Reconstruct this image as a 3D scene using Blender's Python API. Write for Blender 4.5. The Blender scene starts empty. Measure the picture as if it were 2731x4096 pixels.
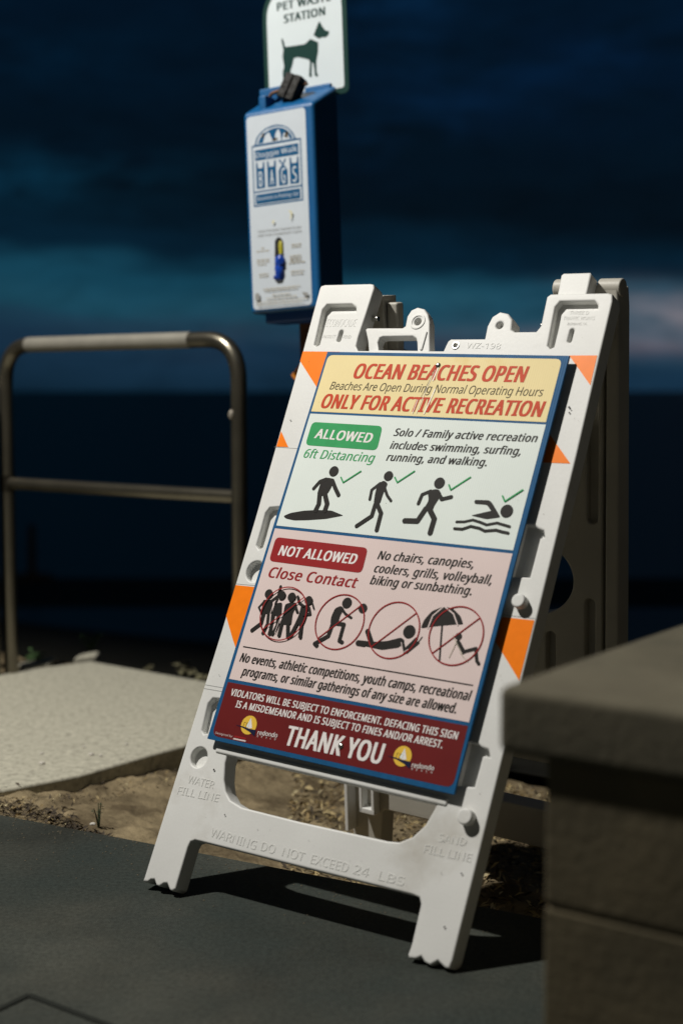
import bpy, bmesh, math, random
from mathutils import Matrix, Vector, noise
from mathutils.geometry import tessellate_polygon
R = math.radians
C = bpy.context.scene.collection
random.seed(7)

# ------------------------------------------------------------------ camera
CAMZ = 0.872
cam = bpy.data.cameras.new("camera")
cam_o = bpy.data.objects.new("camera", cam)
C.objects.link(cam_o)
cam.sensor_fit = 'VERTICAL'
cam.sensor_height = 36.0
cam.lens = 50.0
cam.clip_start = 0.05
cam.clip_end = 60000
cam_o.location = (0, 0, CAMZ)
cam_o.rotation_euler = (R(90 - 4.853), 0, 0)
cam.dof.use_dof = True
cam.dof.focus_distance = 2.62
cam.dof.aperture_fstop = 2.1
bpy.context.scene.camera = cam_o
sc = bpy.context.scene
sc.view_settings.view_transform = 'Standard'
sc.view_settings.look = 'None'
sc.view_settings.exposure = 0.0
sc.view_settings.gamma = 1.0

# ------------------------------------------------------------------ street light (the one lamp that lights the place)
LAMP = (-2.25, 2.25, 4.15)
lamp = bpy.data.lights.new("street_light", 'POINT')
lamp.energy = 880
lamp.color = (1.0, 0.965, 0.90)
lamp.shadow_soft_size = 0.07
lamp_o = bpy.data.objects.new("street_light", lamp)
lamp_o.location = LAMP
C.objects.link(lamp_o)

# ------------------------------------------------------------------ dusk sky
def build_world():
    w = bpy.data.worlds.new("World")
    sc.world = w
    w.use_nodes = True
    nt = w.node_tree
    N, L = nt.nodes, nt.links
    N.clear()
    def nd(t, **k):
        n = N.new(t)
        for a, b in k.items():
            setattr(n, a, b)
        return n
    def mth(op, a, b=None, c=None):
        n = nd('ShaderNodeMath', operation=op)
        for i, x in enumerate((a, b, c)):
            if x is None: continue
            if isinstance(x, (int, float)): n.inputs[i].default_value = x
            else: L.new(x, n.inputs[i])
        return n.outputs[0]
    out = nd('ShaderNodeOutputWorld')
    bg = nd('ShaderNodeBackground')
    L.new(bg.outputs[0], out.inputs[0])
    tc = nd('ShaderNodeTexCoord')
    nrm = nd('ShaderNodeVectorMath', operation='NORMALIZE')
    L.new(tc.outputs['Generated'], nrm.inputs[0])
    sep = nd('ShaderNodeSeparateXYZ')
    L.new(nrm.outputs[0], sep.inputs[0])
    el = mth('MULTIPLY', mth('ARCSINE', sep.outputs[2]), 57.2958)
    az = mth('MULTIPLY', mth('ARCTAN2', sep.outputs[0], sep.outputs[1]), 57.2958)
    def noise_azel(sx, sy, scale, detail, rough, seed, dist=0.0):
        cmb = nd('ShaderNodeCombineXYZ')
        L.new(mth('MULTIPLY', az, sx), cmb.inputs[0])
        L.new(mth('MULTIPLY', el, sy), cmb.inputs[1])
        cmb.inputs[2].default_value = seed
        n = nd('ShaderNodeTexNoise')
        n.inputs['Scale'].default_value = scale
        n.inputs['Detail'].default_value = detail
        n.inputs['Roughness'].default_value = rough
        n.inputs['Distortion'].default_value = dist
        L.new(cmb.outputs[0], n.inputs['Vector'])
        return n.outputs[0]
    n1 = noise_azel(0.06, 0.22, 1.6, 3, 0.5, 3.1)
    warp = mth('MULTIPLY', mth('SUBTRACT', n1, 0.5), 2.6)
    e2 = mth('ADD', mth('ADD', el, warp), mth('MULTIPLY', az, 0.05))
    ramp = nd('ShaderNodeValToRGB')
    cr = ramp.color_ramp
    cr.interpolation = 'EASE'
    pts = [(-1, (.0045, .0175, .034)), (1.0, (.0074, .0265, .053)), (2.1, (.0098, .0390, .069)), (3.0, (.0090, .057, .092)),
           (4.5, (.0060, .050, .085)), (5.4, (.0012, .0125, .027)), (7.0, (.0004, .0044, .0098)), (9.5, (.0004, .0050, .0120)), (12, (.0004, .0054, .0140)), (19, (.0006, .0075, .022))]
    for i, (e, c) in enumerate(pts):
        p = (e + 1) / 20.0
        el_ = cr.elements[i] if i < 2 else cr.elements.new(p)
        el_.position = p
        el_.color = (*c, 1)
    L.new(mth('DIVIDE', mth('ADD', e2, 1.0), 20.0), ramp.inputs[0])
    def addcol(base, fac, col):
        m = nd('ShaderNodeMix', data_type='RGBA', blend_type='ADD')
        L.new(fac, m.inputs[0])
        L.new(base, m.inputs[6])
        m.inputs[7].default_value = (*col, 1)
        return m.outputs[2]
    def blob(a0, e0, sa, se, rot=0.0):
        da = mth('SUBTRACT', az, a0)
        de = mth('SUBTRACT', el, e0)
        if rot:
            de = mth('SUBTRACT', de, mth('MULTIPLY', da, rot))
        q = mth('ADD', mth('POWER', mth('DIVIDE', mth('ABSOLUTE', da), sa), 2.0), mth('POWER', mth('DIVIDE', mth('ABSOLUTE', de), se), 2.0))
        return mth('POWER', 2.71828, mth('MULTIPLY', q, -1.0))
    n2 = noise_azel(0.12, 0.45, 1.7, 5, 0.55, 8.0, 0.4)
    n2c = mth('MAXIMUM', mth('MULTIPLY', mth('SUBTRACT', n2, 0.38), 2.6), 0.0)
    col = ramp.outputs[0]
    # torn openings in the cloud where the deeper blue shows
    col = addcol(col, mth('MULTIPLY', blob(2.5, 14.9, 3.2, 1.5, 0.25), n2c), (.002, .020, .062))
    col = addcol(col, mth('MULTIPLY', blob(-12.0, 8.2, 5.0, 0.9, 0.06), n2c), (.003, .042, .085))
    col = addcol(col, mth('MULTIPLY', blob(2.6, 10.6, 3.0, 1.6, 0.2), n2c), (.001, .009, .030))
    col = addcol(col, mth('MULTIPLY', blob(-12.5, 12.8, 5.0, 1.4, -0.1), n2c), (.000, .006, .016))
    col = addcol(col, mth('MULTIPLY', blob(10.0, 12.6, 6.0, 2.2, 0.12), n2c), (.0005, .006, .024))
    n3 = noise_azel(0.16, 0.42, 2.2, 6, 0.6, 21.0, 0.6)
    tex = nd('ShaderNodeVectorMath', operation='SCALE')
    L.new(col, tex.inputs[0])
    L.new(mth('ADD', mth('MULTIPLY', n3, 0.9), 0.55), tex.inputs['Scale'])
    col = tex.outputs[0]
    # pale mauve cloud low on the right
    col = addcol(col, mth('MULTIPLY', blob(13.6, 3.1, 3.2, 0.75, -0.10), mth('ADD', n2c, 0.25)), (.240, .165, .155))
    col = addcol(col, mth('MULTIPLY', blob(12.5, 2.0, 6.0, 0.6, -0.02), mth('ADD', n2c, 0.3)), (.100, .060, .058))
    col = addcol(col, mth('MULTIPLY', blob(2.0, 2.2, 9.0, 0.9), n2c), (.020, .010, .010))
    col = addcol(col, mth('MULTIPLY', blob(3.5, 3.7, 4.0, 0.7), n2c), (.012, .045, .060))
    # the afterglow lies over the sea; the sky over the land is darker
    glow = mth('ADD', mth('MULTIPLY', mth('MINIMUM', mth('MAXIMUM', mth('DIVIDE', mth('SUBTRACT', 75.0, mth('ABSOLUTE', az)), 50.0), 0.0), 1.0), 0.75), 0.25)
    gm = nd('ShaderNodeVectorMath', operation='SCALE')
    L.new(col, gm.inputs[0])
    L.new(glow, gm.inputs['Scale'])
    col = gm.outputs[0]
    # faint grey fill light added to the sky behind the camera, lifts shadows
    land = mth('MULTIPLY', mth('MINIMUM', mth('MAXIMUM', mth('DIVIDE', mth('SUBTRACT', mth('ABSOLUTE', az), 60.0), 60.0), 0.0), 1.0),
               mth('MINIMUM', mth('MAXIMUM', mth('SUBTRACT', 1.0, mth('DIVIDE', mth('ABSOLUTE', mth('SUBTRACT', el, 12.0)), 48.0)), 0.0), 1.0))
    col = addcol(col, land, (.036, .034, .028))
    # clear dusk light above the clouds
    sky = nd('ShaderNodeTexSky', sky_type='NISHITA')
    sky.sun_disc = False
    sky.sun_elevation = R(0.0)
    sky.sun_rotation = R(200)
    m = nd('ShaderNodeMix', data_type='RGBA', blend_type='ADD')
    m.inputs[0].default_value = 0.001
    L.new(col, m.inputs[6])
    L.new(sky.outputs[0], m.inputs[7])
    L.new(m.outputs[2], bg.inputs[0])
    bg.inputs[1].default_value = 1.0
build_world()

# ------------------------------------------------------------------ materials
MATS = {}
def mat(name, col, rough=0.6, metal=0.0, spec=0.5, var=0.0, vscale=20.0, bump=0.0, bscale=60.0, col2=None, thr=(0.45, 0.6), detail=4.0, coat=0.0, wave=None, fine=None):
    if name in MATS: return MATS[name]
    m = bpy.data.materials.new(name)
    m.use_nodes = True
    nt = m.node_tree
    N, L = nt.nodes, nt.links
    b = N['Principled BSDF']
    b.inputs['Base Color'].default_value = (*col, 1)
    b.inputs['Roughness'].default_value = rough
    b.inputs['Metallic'].default_value = metal
    b.inputs['Specular IOR Level'].default_value = spec
    b.inputs['Coat Weight'].default_value = coat
    tc = N.new('ShaderNodeTexCoord')
    src = tc.outputs['Object']
    cur = None
    if var > 0:
        n = N.new('ShaderNodeTexNoise')
        n.inputs['Scale'].default_value = vscale
        n.inputs['Detail'].default_value = 5
        L.new(src, n.inputs['Vector'])
        rp = N.new('ShaderNodeMapRange')
        rp.inputs[1].default_value = 0.3; rp.inputs[2].default_value = 0.7
        rp.inputs[3].default_value = 1 - var; rp.inputs[4].default_value = 1 + var * 0.6
        L.new(n.outputs[0], rp.inputs[0])
        mx = N.new('ShaderNodeVectorMath'); mx.operation = 'SCALE'
        mx.inputs[0].default_value = col
        L.new(rp.outputs[0], mx.inputs['Scale'])
        cur = mx.outputs[0]
    if col2 is not None:
        n = N.new('ShaderNodeTexNoise')
        n.inputs['Scale'].default_value = vscale * 0.6
        n.inputs['Detail'].default_value = 6
        n.inputs['Roughness'].default_value = 0.62
        L.new(src, n.inputs['Vector'])
        rp = N.new('ShaderNodeMapRange')
        rp.inputs[1].default_value = thr[0]; rp.inputs[2].default_value = thr[1]
        L.new(n.outputs[0], rp.inputs[0])
        mx = N.new('ShaderNodeMix'); mx.data_type = 'RGBA'
        L.new(rp.outputs[0], mx.inputs[0])
        if cur is not None: L.new(cur, mx.inputs[6])
        else: mx.inputs[6].default_value = (*col, 1)
        mx.inputs[7].default_value = (*col2, 1)
        cur = mx.outputs[2]
    if fine:
        n = N.new('ShaderNodeTexNoise')
        n.inputs['Scale'].default_value = fine[0]
        n.inputs['Detail'].default_value = 3
        n.inputs['Roughness'].default_value = 0.7
        L.new(src, n.inputs['Vector'])
        rp = N.new('ShaderNodeMapRange')
        rp.inputs[1].default_value = 0.32; rp.inputs[2].default_value = 0.68
        rp.inputs[3].default_value = 1 - fine[1]; rp.inputs[4].default_value = 1 + fine[1]
        L.new(n.outputs[0], rp.inputs[0])
        mx = N.new('ShaderNodeVectorMath'); mx.operation = 'SCALE'
        if cur is not None: L.new(cur, mx.inputs[0])
        else: mx.inputs[0].default_value = col
        L.new(rp.outputs[0], mx.inputs['Scale'])
        cur = mx.outputs[0]
    if cur is not None:
        L.new(cur, b.inputs['Base Color'])
    hgt = None
    if bump > 0:
        n = N.new('ShaderNodeTexNoise')
        n.inputs['Scale'].default_value = bscale
        n.inputs['Detail'].default_value = detail
        L.new(src, n.inputs['Vector'])
        hgt = n.outputs[0]
    if wave:
        wv = N.new('ShaderNodeTexWave')
        wv.inputs['Scale'].default_value = wave
        L.new(src, wv.inputs['Vector'])
        hgt = wv.outputs[1]
    if hgt is not None:
        bp = N.new('ShaderNodeBump')
        bp.inputs['Strength'].default_value = bump
        bp.inputs['Distance'].default_value = 0.01 if not wave else 0.0015
        L.new(hgt, bp.inputs['Height'])
        L.new(bp.outputs[0], b.inputs['Normal'])
    MATS[name] = m
    return m

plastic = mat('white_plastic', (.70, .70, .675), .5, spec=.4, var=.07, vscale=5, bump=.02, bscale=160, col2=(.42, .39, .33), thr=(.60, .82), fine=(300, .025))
plastic_shaded = mat('white_plastic_shaded', (.44, .42, .365), .5, var=.10, vscale=9, bump=.04, bscale=160, col2=(.34, .31, .26), thr=(.60, .76))  # same white plastic, the rear panel's shade put into its colour
orange = mat('orange_sheeting', (.95, .22, .008), spec=.12, rough=.35, var=.05, vscale=60)
print_white = mat('print_white', (.74, .80, .76), spec=.12, rough=.5, var=.03, vscale=9, bump=.10, wave=72)
print_cream = mat('print_cream', (.83, .69, .36), spec=.12, rough=.5, var=.05, vscale=7, bump=.10, wave=72, col2=(.70, .50, .16), thr=(.62, .8))
print_pink = mat('print_pink', (.73, .60, .575), spec=.12, rough=.5, var=.04, vscale=8, bump=.08, wave=72)
print_maroon = mat('print_maroon', (.145, .014, .014), spec=.12, rough=.45, var=.10, vscale=12, bump=.08, wave=72)
print_blue = mat('print_blue', (.012, .095, .23), spec=.12, rough=.45, var=.12, vscale=60, bump=.25, wave=72)
print_red = mat('print_red', (.56, .055, .014), spec=.12, rough=.5, var=.08, vscale=40)
print_dark_red = mat('print_dark_red', (.30, .014, .016), spec=.12, rough=.5, var=.06, vscale=30)
print_green = mat('print_green', (.035, .34, .11), spec=.12, rough=.5, var=.10, vscale=50, bump=.2, wave=72)
print_black = mat('print_black', (.020, .018, .016), spec=.12, rough=.5, var=.08, vscale=30)
print_brown = mat('print_brown', (.060, .042, .018), spec=.12, rough=.5)
print_letter = mat('print_letter', (.80, .76, .74), spec=.12, rough=.5)
print_sun = mat('print_sun', (.78, .50, .06), spec=.12, rough=.5)
print_navy = mat('print_navy', (.010, .014, .045), spec=.12, rough=.5)
print_grey = mat('print_grey', (.30, .30, .29), spec=.12, rough=.6)
print_faint = mat('print_faint', (.46, .42, .34), spec=.12, rough=.6)
steel = mat('screw_steel', (.55, .54, .50), .25, metal=1.0)
crease = mat('crease_white', (.85, .78, .62), .4)

# ------------------------------------------------------------------ object helpers
WM = {}
def link(name, me, W, parent=None):
    o = bpy.data.objects.new(name, me)
    C.objects.link(o)
    if parent is not None:
        o.parent = parent
        o.matrix_basis = WM[parent].inverted() @ W
    else:
        o.matrix_basis = W
    WM[o] = W.copy()
    return o
def thing(name, loc, label, cat, group=None):
    o = link(name, None, Matrix.Translation(loc))
    o.empty_display_size = 0.1
    return tag(o, label, cat, group)
def tag(o, label=None, cat=None, group=None, kind=None):
    if label: o['label'] = label
    if cat: o['category'] = cat
    if group: o['group'] = group
    if kind: o['kind'] = kind
    return o
def smooth(me, ang=35):
    """smooth shading with area-weighted normals, so that flat faces stay flat beside their rounded edges"""
    bm = bmesh.new(); bm.from_mesh(me)
    bm.normal_update()
    area = [f.calc_area() for f in bm.faces]
    nor = [f.normal.copy() for f in bm.faces]
    lim = math.cos(R(min(ang + 15, 179)))
    out = []
    for fi, f in enumerate(bm.faces):
        for v in f.verts:
            n = Vector()
            for g in v.link_faces:
                if nor[fi].dot(nor[g.index]) > lim: n += nor[g.index] * area[g.index]
            out.append(n.normalized() if n.length > 1e-14 else nor[fi])
    bm.free()
    for p in me.polygons: p.use_smooth = True
    try:
        me.normals_split_custom_set([tuple(n) for n in out])
    except Exception:
        pass
    return me
def circ(cx, cy, r, n=24, ry=None):
    ry = ry or r
    return [(cx + r * math.cos(2 * math.pi * i / n), cy + ry * math.sin(2 * math.pi * i / n)) for i in range(n)]
def rrect(x0, y0, x1, y1, r, n=5):
    pts = []
    for cx, cy, a in ((x1 - r, y0 + r, -90), (x1 - r, y1 - r, 0), (x0 + r, y1 - r, 90), (x0 + r, y0 + r, 180)):
        for i in range(n + 1):
            t = R(a + 90 * i / n)
            pts.append((cx + r * math.cos(t), cy + r * math.sin(t)))
    return pts
def round_poly(pts, r, n=4):
    out = []
    m = len(pts)
    for i in range(m):
        p0, p1, p2 = (Vector(pts[i - 1]), Vector(pts[i]), Vector(pts[(i + 1) % m]))
        d0, d1 = (p0 - p1), (p2 - p1)
        l = min(r, d0.length * .45, d1.length * .45)
        if l < 1e-7:
            out.append(tuple(p1)); continue
        a, b = p1 + d0.normalized() * l, p1 + d1.normalized() * l
        for k in range(n + 1):
            t = k / n
            q = a * (1 - t) ** 2 + p1 * 2 * t * (1 - t) + b * t * t
            out.append((q.x, q.y))
    return out
def mm(pts, s=.001):
    return [(x * s, y * s) for x, y in pts]
def plate_mesh(outlines, w0, w1, bevel, material, res=2):
    """extruded, edge-rounded plate from closed outlines (later outlines are holes)"""
    cu = bpy.data.curves.new('tmp', 'CURVE')
    cu.dimensions = '2D'
    cu.fill_mode = 'BOTH'
    for pts in outlines:
        sp = cu.splines.new('POLY')
        sp.points.add(len(pts) - 1)
        for p, q in zip(sp.points, pts): p.co = (q[0], q[1], 0, 1)
        sp.use_cyclic_u = True
    cu.extrude = max((w1 - w0) / 2 - bevel, 1e-5)
    cu.bevel_depth = bevel
    cu.bevel_resolution = res
    cu.offset = -bevel
    o = bpy.data.objects.new('tmp', cu)
    C.objects.link(o)
    dg = bpy.context.evaluated_depsgraph_get()
    me = bpy.data.meshes.new_from_object(o.evaluated_get(dg))
    bpy.data.objects.remove(o)
    bpy.data.curves.remove(cu)
    me.transform(Matrix.Translation((0, 0, (w0 + w1) / 2)))
    me.materials.clear()
    me.materials.append(material)
    for p in me.polygons: p.material_index = 0
    bm = bmesh.new(); bm.from_mesh(me)
    bmesh.ops.remove_doubles(bm, verts=bm.verts, dist=1e-6)
    bm.to_mesh(me); bm.free()
    return smooth(me, 30)
def join_meshes(meshes, mats=None):
    bm = bmesh.new()
    allm = []
    for me in meshes:
        off = len(allm)
        allm += list(me.materials)
        n0 = len(bm.faces)
        bm.from_mesh(me)
        bm.faces.ensure_lookup_table()
        for f in bm.faces[n0:]: f.material_index += off
    out = bpy.data.meshes.new('joined')
    uniq = []
    idx = []
    for m in allm:
        if m not in uniq: uniq.append(m)
        idx.append(uniq.index(m))
    for f in bm.faces: f.material_index = idx[f.material_index]
    bm.to_mesh(out); bm.free()
    for m in uniq: out.materials.append(m)
    return smooth(out, 30)

def sans_font():
    try:
        return bpy.data.fonts.load(bpy.utils.system_resource('DATAFILES', path='fonts') + '/NotoSansHebrew-Regular.woff2')
    except Exception:
        return None
FONT = sans_font()
_cap = {}
def text_tris(body, bold=0.0, extrude=0.0, space=1.0):
    cu = bpy.data.curves.new('t', 'FONT')
    cu.body = body
    if FONT: cu.font = FONT
    cu.size = 1.0
    cu.offset = bold
    cu.space_character = space
    cu.extrude = extrude
    cu.resolution_u = 3
    o = bpy.data.objects.new('t', cu)
    C.objects.link(o)
    dg = bpy.context.evaluated_depsgraph_get()
    me = bpy.data.meshes.new_from_object(o.evaluated_get(dg))
    bpy.data.objects.remove(o)
    bpy.data.curves.remove(cu)
    vs = [tuple(v.co) for v in me.vertices]
    fs = [tuple(p.vertices) for p in me.polygons]
    bpy.data.meshes.remove(me)
    return vs, fs
def cap_height(bold):
    k = round(bold, 4)
    if k not in _cap:
        vs, _ = text_tris('H', bold)
        _cap[k] = (min(v[1] for v in vs), max(v[1] for v in vs))
    return _cap[k]

class Flat:
    """printed shapes: thin layers of flat faces a fraction of a millimetre apart"""
    def __init__(s, z=0.0006):
        s.v, s.f, s.mi, s.m = [], [], [], []
        s.z = z
    def mid(s, m):
        if m not in s.m: s.m.append(m)
        return s.m.index(m)
    def poly(s, pts, m, z=None):
        if z is None:
            s.z += 0.00003
            z = s.z
        b = len(s.v)
        s.v += [(x, y, z) for x, y in pts]
        i = s.mid(m)
        area = sum(pts[k - 1][0] * pts[k][1] - pts[k][0] * pts[k - 1][1] for k in range(len(pts)))
        for t in tessellate_polygon([[Vector((x, y, 0)) for x, y in pts]]):
            a, c, d = (pts[j] for j in t)
            cr = (c[0] - a[0]) * (d[1] - a[1]) - (c[1] - a[1]) * (d[0] - a[0])
            t = t if cr > 0 else t[::-1]
            s.f.append(tuple(b + j for j in t)); s.mi.append(i)
    def disc(s, cx, cy, r, m, n=28): s.poly(circ(cx, cy, r, n), m)
    def ring(s, cx, cy, r, w, m, n=48):
        s.z += 0.00003
        b = len(s.v)
        s.v += [(x, y, s.z) for x, y in circ(cx, cy, r, n)] + [(x, y, s.z) for x, y in circ(cx, cy, r - w, n)]
        i = s.mid(m)
        for k in range(n):
            q = (k + 1) % n
            s.f.append((b + k, b + q, b + n + q, b + n + k)); s.mi.append(i)
    def stroke(s, pts, w, m, caps=True):
        for k in range(len(pts) - 1):
            a, b = Vector(pts[k]), Vector(pts[k + 1])
            d = (b - a)
            if d.length < 1e-9: continue
            d.normalize()
            n = Vector((-d.y, d.x)) * w / 2
            s.poly([tuple(a - n), tuple(b - n), tuple(b + n), tuple(a + n)], m)
        if caps:
            for p in pts: s.disc(p[0], p[1], w / 2, m, 14)
        else:
            for p in pts[1:-1]: s.disc(p[0], p[1], w / 2, m, 12)
    def text(s, body, x0, x1, y0, y1, cap, m, bold=0.0, shear=0.0, z=None):
        """one line of lettering fitted between x0 and x1; bold = extra stem width as a share of the cap height"""
        vs, fs = text_tris(body, space=1.0 + 1.6 * bold)
        lo, hi = cap_height(0)
        sy = cap / (hi - lo)
        e = max(bold, 0) * cap
        xa, xb = min(v[0] for v in vs), max(v[0] for v in vs)
        wid = (x1 - x0) - 2 * e
        sx = wid / (xb - xa)
        if e > 0:
            k = 4 if bold > .03 else 2
            offs = [(-e + 2 * e * i / (k - 1), dy) for i in range(k) for dy in ((-.3 * e, .3 * e) if bold > .03 else (0,))]
        else:
            offs = [(0, 0)]
        i = s.mid(m)
        for dx, dy in offs:
            s.z += 0.000012
            b = len(s.v)
            for v in vs:
                X = (v[0] - xa) * sx
                Y = (v[1] - lo) * sy + dy
                s.v.append((x0 + e + X + dx + shear * Y, y0 + (y1 - y0) * X / wid + Y, s.z))
            for f in fs:
                s.f.append(tuple(b + j for j in f)); s.mi.append(i)
    def mesh(s):
        me = bpy.data.meshes.new('print')
        me.from_pydata(s.v, [], s.f)
        for m in s.m: me.materials.append(m)
        for p, i in zip(me.polygons, s.mi): p.material_index = i
        bm = bmesh.new(); bm.from_mesh(me)
        for f in bm.faces:
            if f.normal.z < 0: f.normal_flip()
        bm.to_mesh(me); bm.free()
        return me
def emboss_mesh(items, m, base, h):
    """raised lettering moulded into a surface: items = (body, x0, x1, y0, y1, cap)"""
    vsA, fsA = [], []
    for body, x0, x1, y0, y1, cap in items:
        vs, fs = text_tris(body, 0, 0.5)
        lo, hi = cap_height(0)
        sy = cap / (hi - lo)
        xa, xb = min(v[0] for v in vs), max(v[0] for v in vs)
        sx = (x1 - x0) / (xb - xa)
        b = len(vsA)
        for v in vs:
            X = (v[0] - xa) * sx
            vsA.append((x0 + X, y0 + (y1 - y0) * X / (x1 - x0) + (v[1] - lo) * sy, base + (v[2] + 0.5) * h))
        fsA += [tuple(b + j for j in f) for f in fs]
    me = bpy.data.meshes.new('emboss')
    me.from_pydata(vsA, [], fsA)
    me.materials.append(m)
    return me
def box_bm(bm, x0, x1, y0, y1, z0, z1, M=None):
    vs = [bm.verts.new((x, y, z)) for x in (x0, x1) for y in (y0, y1) for z in (z0, z1)]
    if M is not None:
        for v in vs: v.co = M @ v.co
    for f in ((0, 1, 3, 2), (4, 6, 7, 5), (0, 4, 5, 1), (2, 3, 7, 6), (0, 2, 6, 4), (1, 5, 7, 3)):
        bm.faces.new([vs[i] for i in f])
    return vs
def bm_mesh(bm, m, bev=0.0, seg=2, ang=35, recalc=True):
    if recalc: bmesh.ops.recalc_face_normals(bm, faces=bm.faces)
    if bev:
        bmesh.ops.bevel(bm, geom=[e for e in bm.edges if e.is_manifold and e.calc_face_angle(0) > R(25)], offset=bev, segments=seg, profile=.5, affect='EDGES', clamp_overlap=True)
    me = bpy.data.meshes.new('m')
    bm.to_mesh(me); bm.free()
    me.materials.append(m)
    return smooth(me, ang)
def tube_bm(bm, path, r, n=16, caps=True):
    """round tube along a 3-D path"""
    path = [Vector(p) for p in path]
    rings = []
    up = None
    for i, p in enumerate(path):
        t = (path[min(i + 1, len(path) - 1)] - path[max(i - 1, 0)]).normalized()
        if up is None:
            up = t.orthogonal().normalized()
        up = (up - t * up.dot(t)).normalized()
        s = t.cross(up)
        rr = r[i] if isinstance(r, (list, tuple)) else r
        rings.append([bm.verts.new(p + (up * math.cos(2 * math.pi * k / n) + s * math.sin(2 * math.pi * k / n)) * rr) for k in range(n)])
    for a, b in zip(rings, rings[1:]):
        for k in range(n):
            bm.faces.new((a[k], a[(k + 1) % n], b[(k + 1) % n], b[k]))
    if caps:
        bm.faces.new(rings[0][::-1]); bm.faces.new(rings[-1])
def arc_path(pts, r, n=7):
    pts = [Vector(p) for p in pts]
    out = [pts[0]]
    for i in range(1, len(pts) - 1):
        p0, p1, p2 = pts[i - 1], pts[i], pts[i + 1]
        a = p1 + (p0 - p1).normalized() * r
        b = p1 + (p2 - p1).normalized() * r
        for k in range(n + 1):
            t = k / n
            out.append(a * (1 - t) ** 2 + p1 * (2 * t * (1 - t)) + b * t * t)
    out.append(pts[-1])
    return out
def frame(cols, org):
    a, b, c = (Vector(v).normalized() for v in cols)
    M = Matrix.Identity(4)
    for i in range(3):
        M[i][0], M[i][1], M[i][2], M[i][3] = a[i], b[i], c[i], org[i]
    return M

# ------------------------------------------------------------------ setting: ground levels (pavement top is z = 0)
UD = Vector((.8093, -.5866, 0)).normalized()       # along the pavement edge and the low wall
ND = Vector((.5866, .8093, 0)).normalized()        # away from the camera, across the path
def struct(name, me, label=None):
    o = link(name, me, Matrix.Identity(4))
    o['kind'] = 'structure'
    return o
def flat_mesh(polys, m):
    me = bpy.data.meshes.new('flat')
    v, f = [], []
    for pts, z in polys:
        b = len(v)
        v += [(p[0], p[1], z) for p in pts]
        f.append(tuple(range(b, b + len(pts))))
    me.from_pydata(v, [], f)
    me.materials.append(m)
    return me

pave_mat = mat('dark_pavement', (.054, .056, .046), .7, spec=.12, var=.5, vscale=2.6, bump=.22, bscale=300, col2=(.031, .039, .035), thr=(.40, .62), detail=8, fine=(120, .25))
slab_mat = mat('pale_concrete', (.45, .43, .345), .9, spec=.1, var=.12, vscale=95, bump=.15, bscale=260, col2=(.30, .285, .23), thr=(.52, .66), detail=8, fine=(60, .18))
dirt_mat = mat('dry_dirt', (.260, .205, .122), .95, spec=.1, var=.35, vscale=14, bump=.8, bscale=50, col2=(.110, .084, .050), thr=(.45, .62), detail=8)
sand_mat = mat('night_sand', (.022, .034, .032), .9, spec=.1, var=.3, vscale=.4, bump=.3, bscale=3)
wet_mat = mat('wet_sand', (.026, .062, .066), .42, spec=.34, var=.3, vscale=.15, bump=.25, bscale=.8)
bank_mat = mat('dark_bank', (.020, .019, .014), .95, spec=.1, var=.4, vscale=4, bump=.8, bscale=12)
sea_mat = mat('sea_water', (.030, .085, .085), .42, spec=.36, bump=.6, bscale=.35, detail=6)

# pavement: a slab whose far edge runs past the feet of the sign frame
PE = [(-4.5, 5.00), (-.707, 2.883), (-.533, 2.785), (-.361, 2.689), (.30, 2.32), (6.0, -.9)]
def far_y(x):
    for (x0, y0), (x1, y1) in zip(PE, PE[1:]):
        if x0 <= x <= x1: return y0 + (y1 - y0) * (x - x0) / (x1 - x0)
    return PE[-1][1]
bm = bmesh.new()
outl = [(p[0], p[1]) for p in PE] + [(6, -3), (-6, -3)]
top = [bm.verts.new((x, y, 0)) for x, y in outl]
bot = [bm.verts.new((x, y, -.22)) for x, y in outl]
bm.faces.new(top[::-1])
for i in range(len(outl)):
    j = (i + 1) % len(outl)
    bm.faces.new((top[i], top[j], bot[j], bot[i]))
pave_me = bm_mesh(bm, pave_mat, bev=.006, seg=2)
pave = struct('pavement', pave_me)
# joint lines scored in the pavement, front left
joint_mat = mat('joint_dirt', (.020, .022, .019), .95, spec=.1)
jb = bmesh.new()
def strip(bm, pts, w, z):
    for a, b in zip(pts, pts[1:]):
        a, b = Vector((*a, z)), Vector((*b, z))
        d = (b - a).normalized(); n = Vector((-d.y, d.x, 0)) * w / 2
        bm.faces.new([bm.verts.new(p) for p in (a - n, b - n, b + n, a + n)])
strip(jb, [(-.452, 1.992), (-.326, 1.898), (.05, 1.63), (.6, 1.24)], .010, .002)
strip(jb, [(-.452, 1.992), (-.483, 1.946), (-.60, 1.79), (-.9, 1.38)], .010, .0025)
struct('pavement_joint', bm_mesh(jb, joint_mat))

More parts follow.
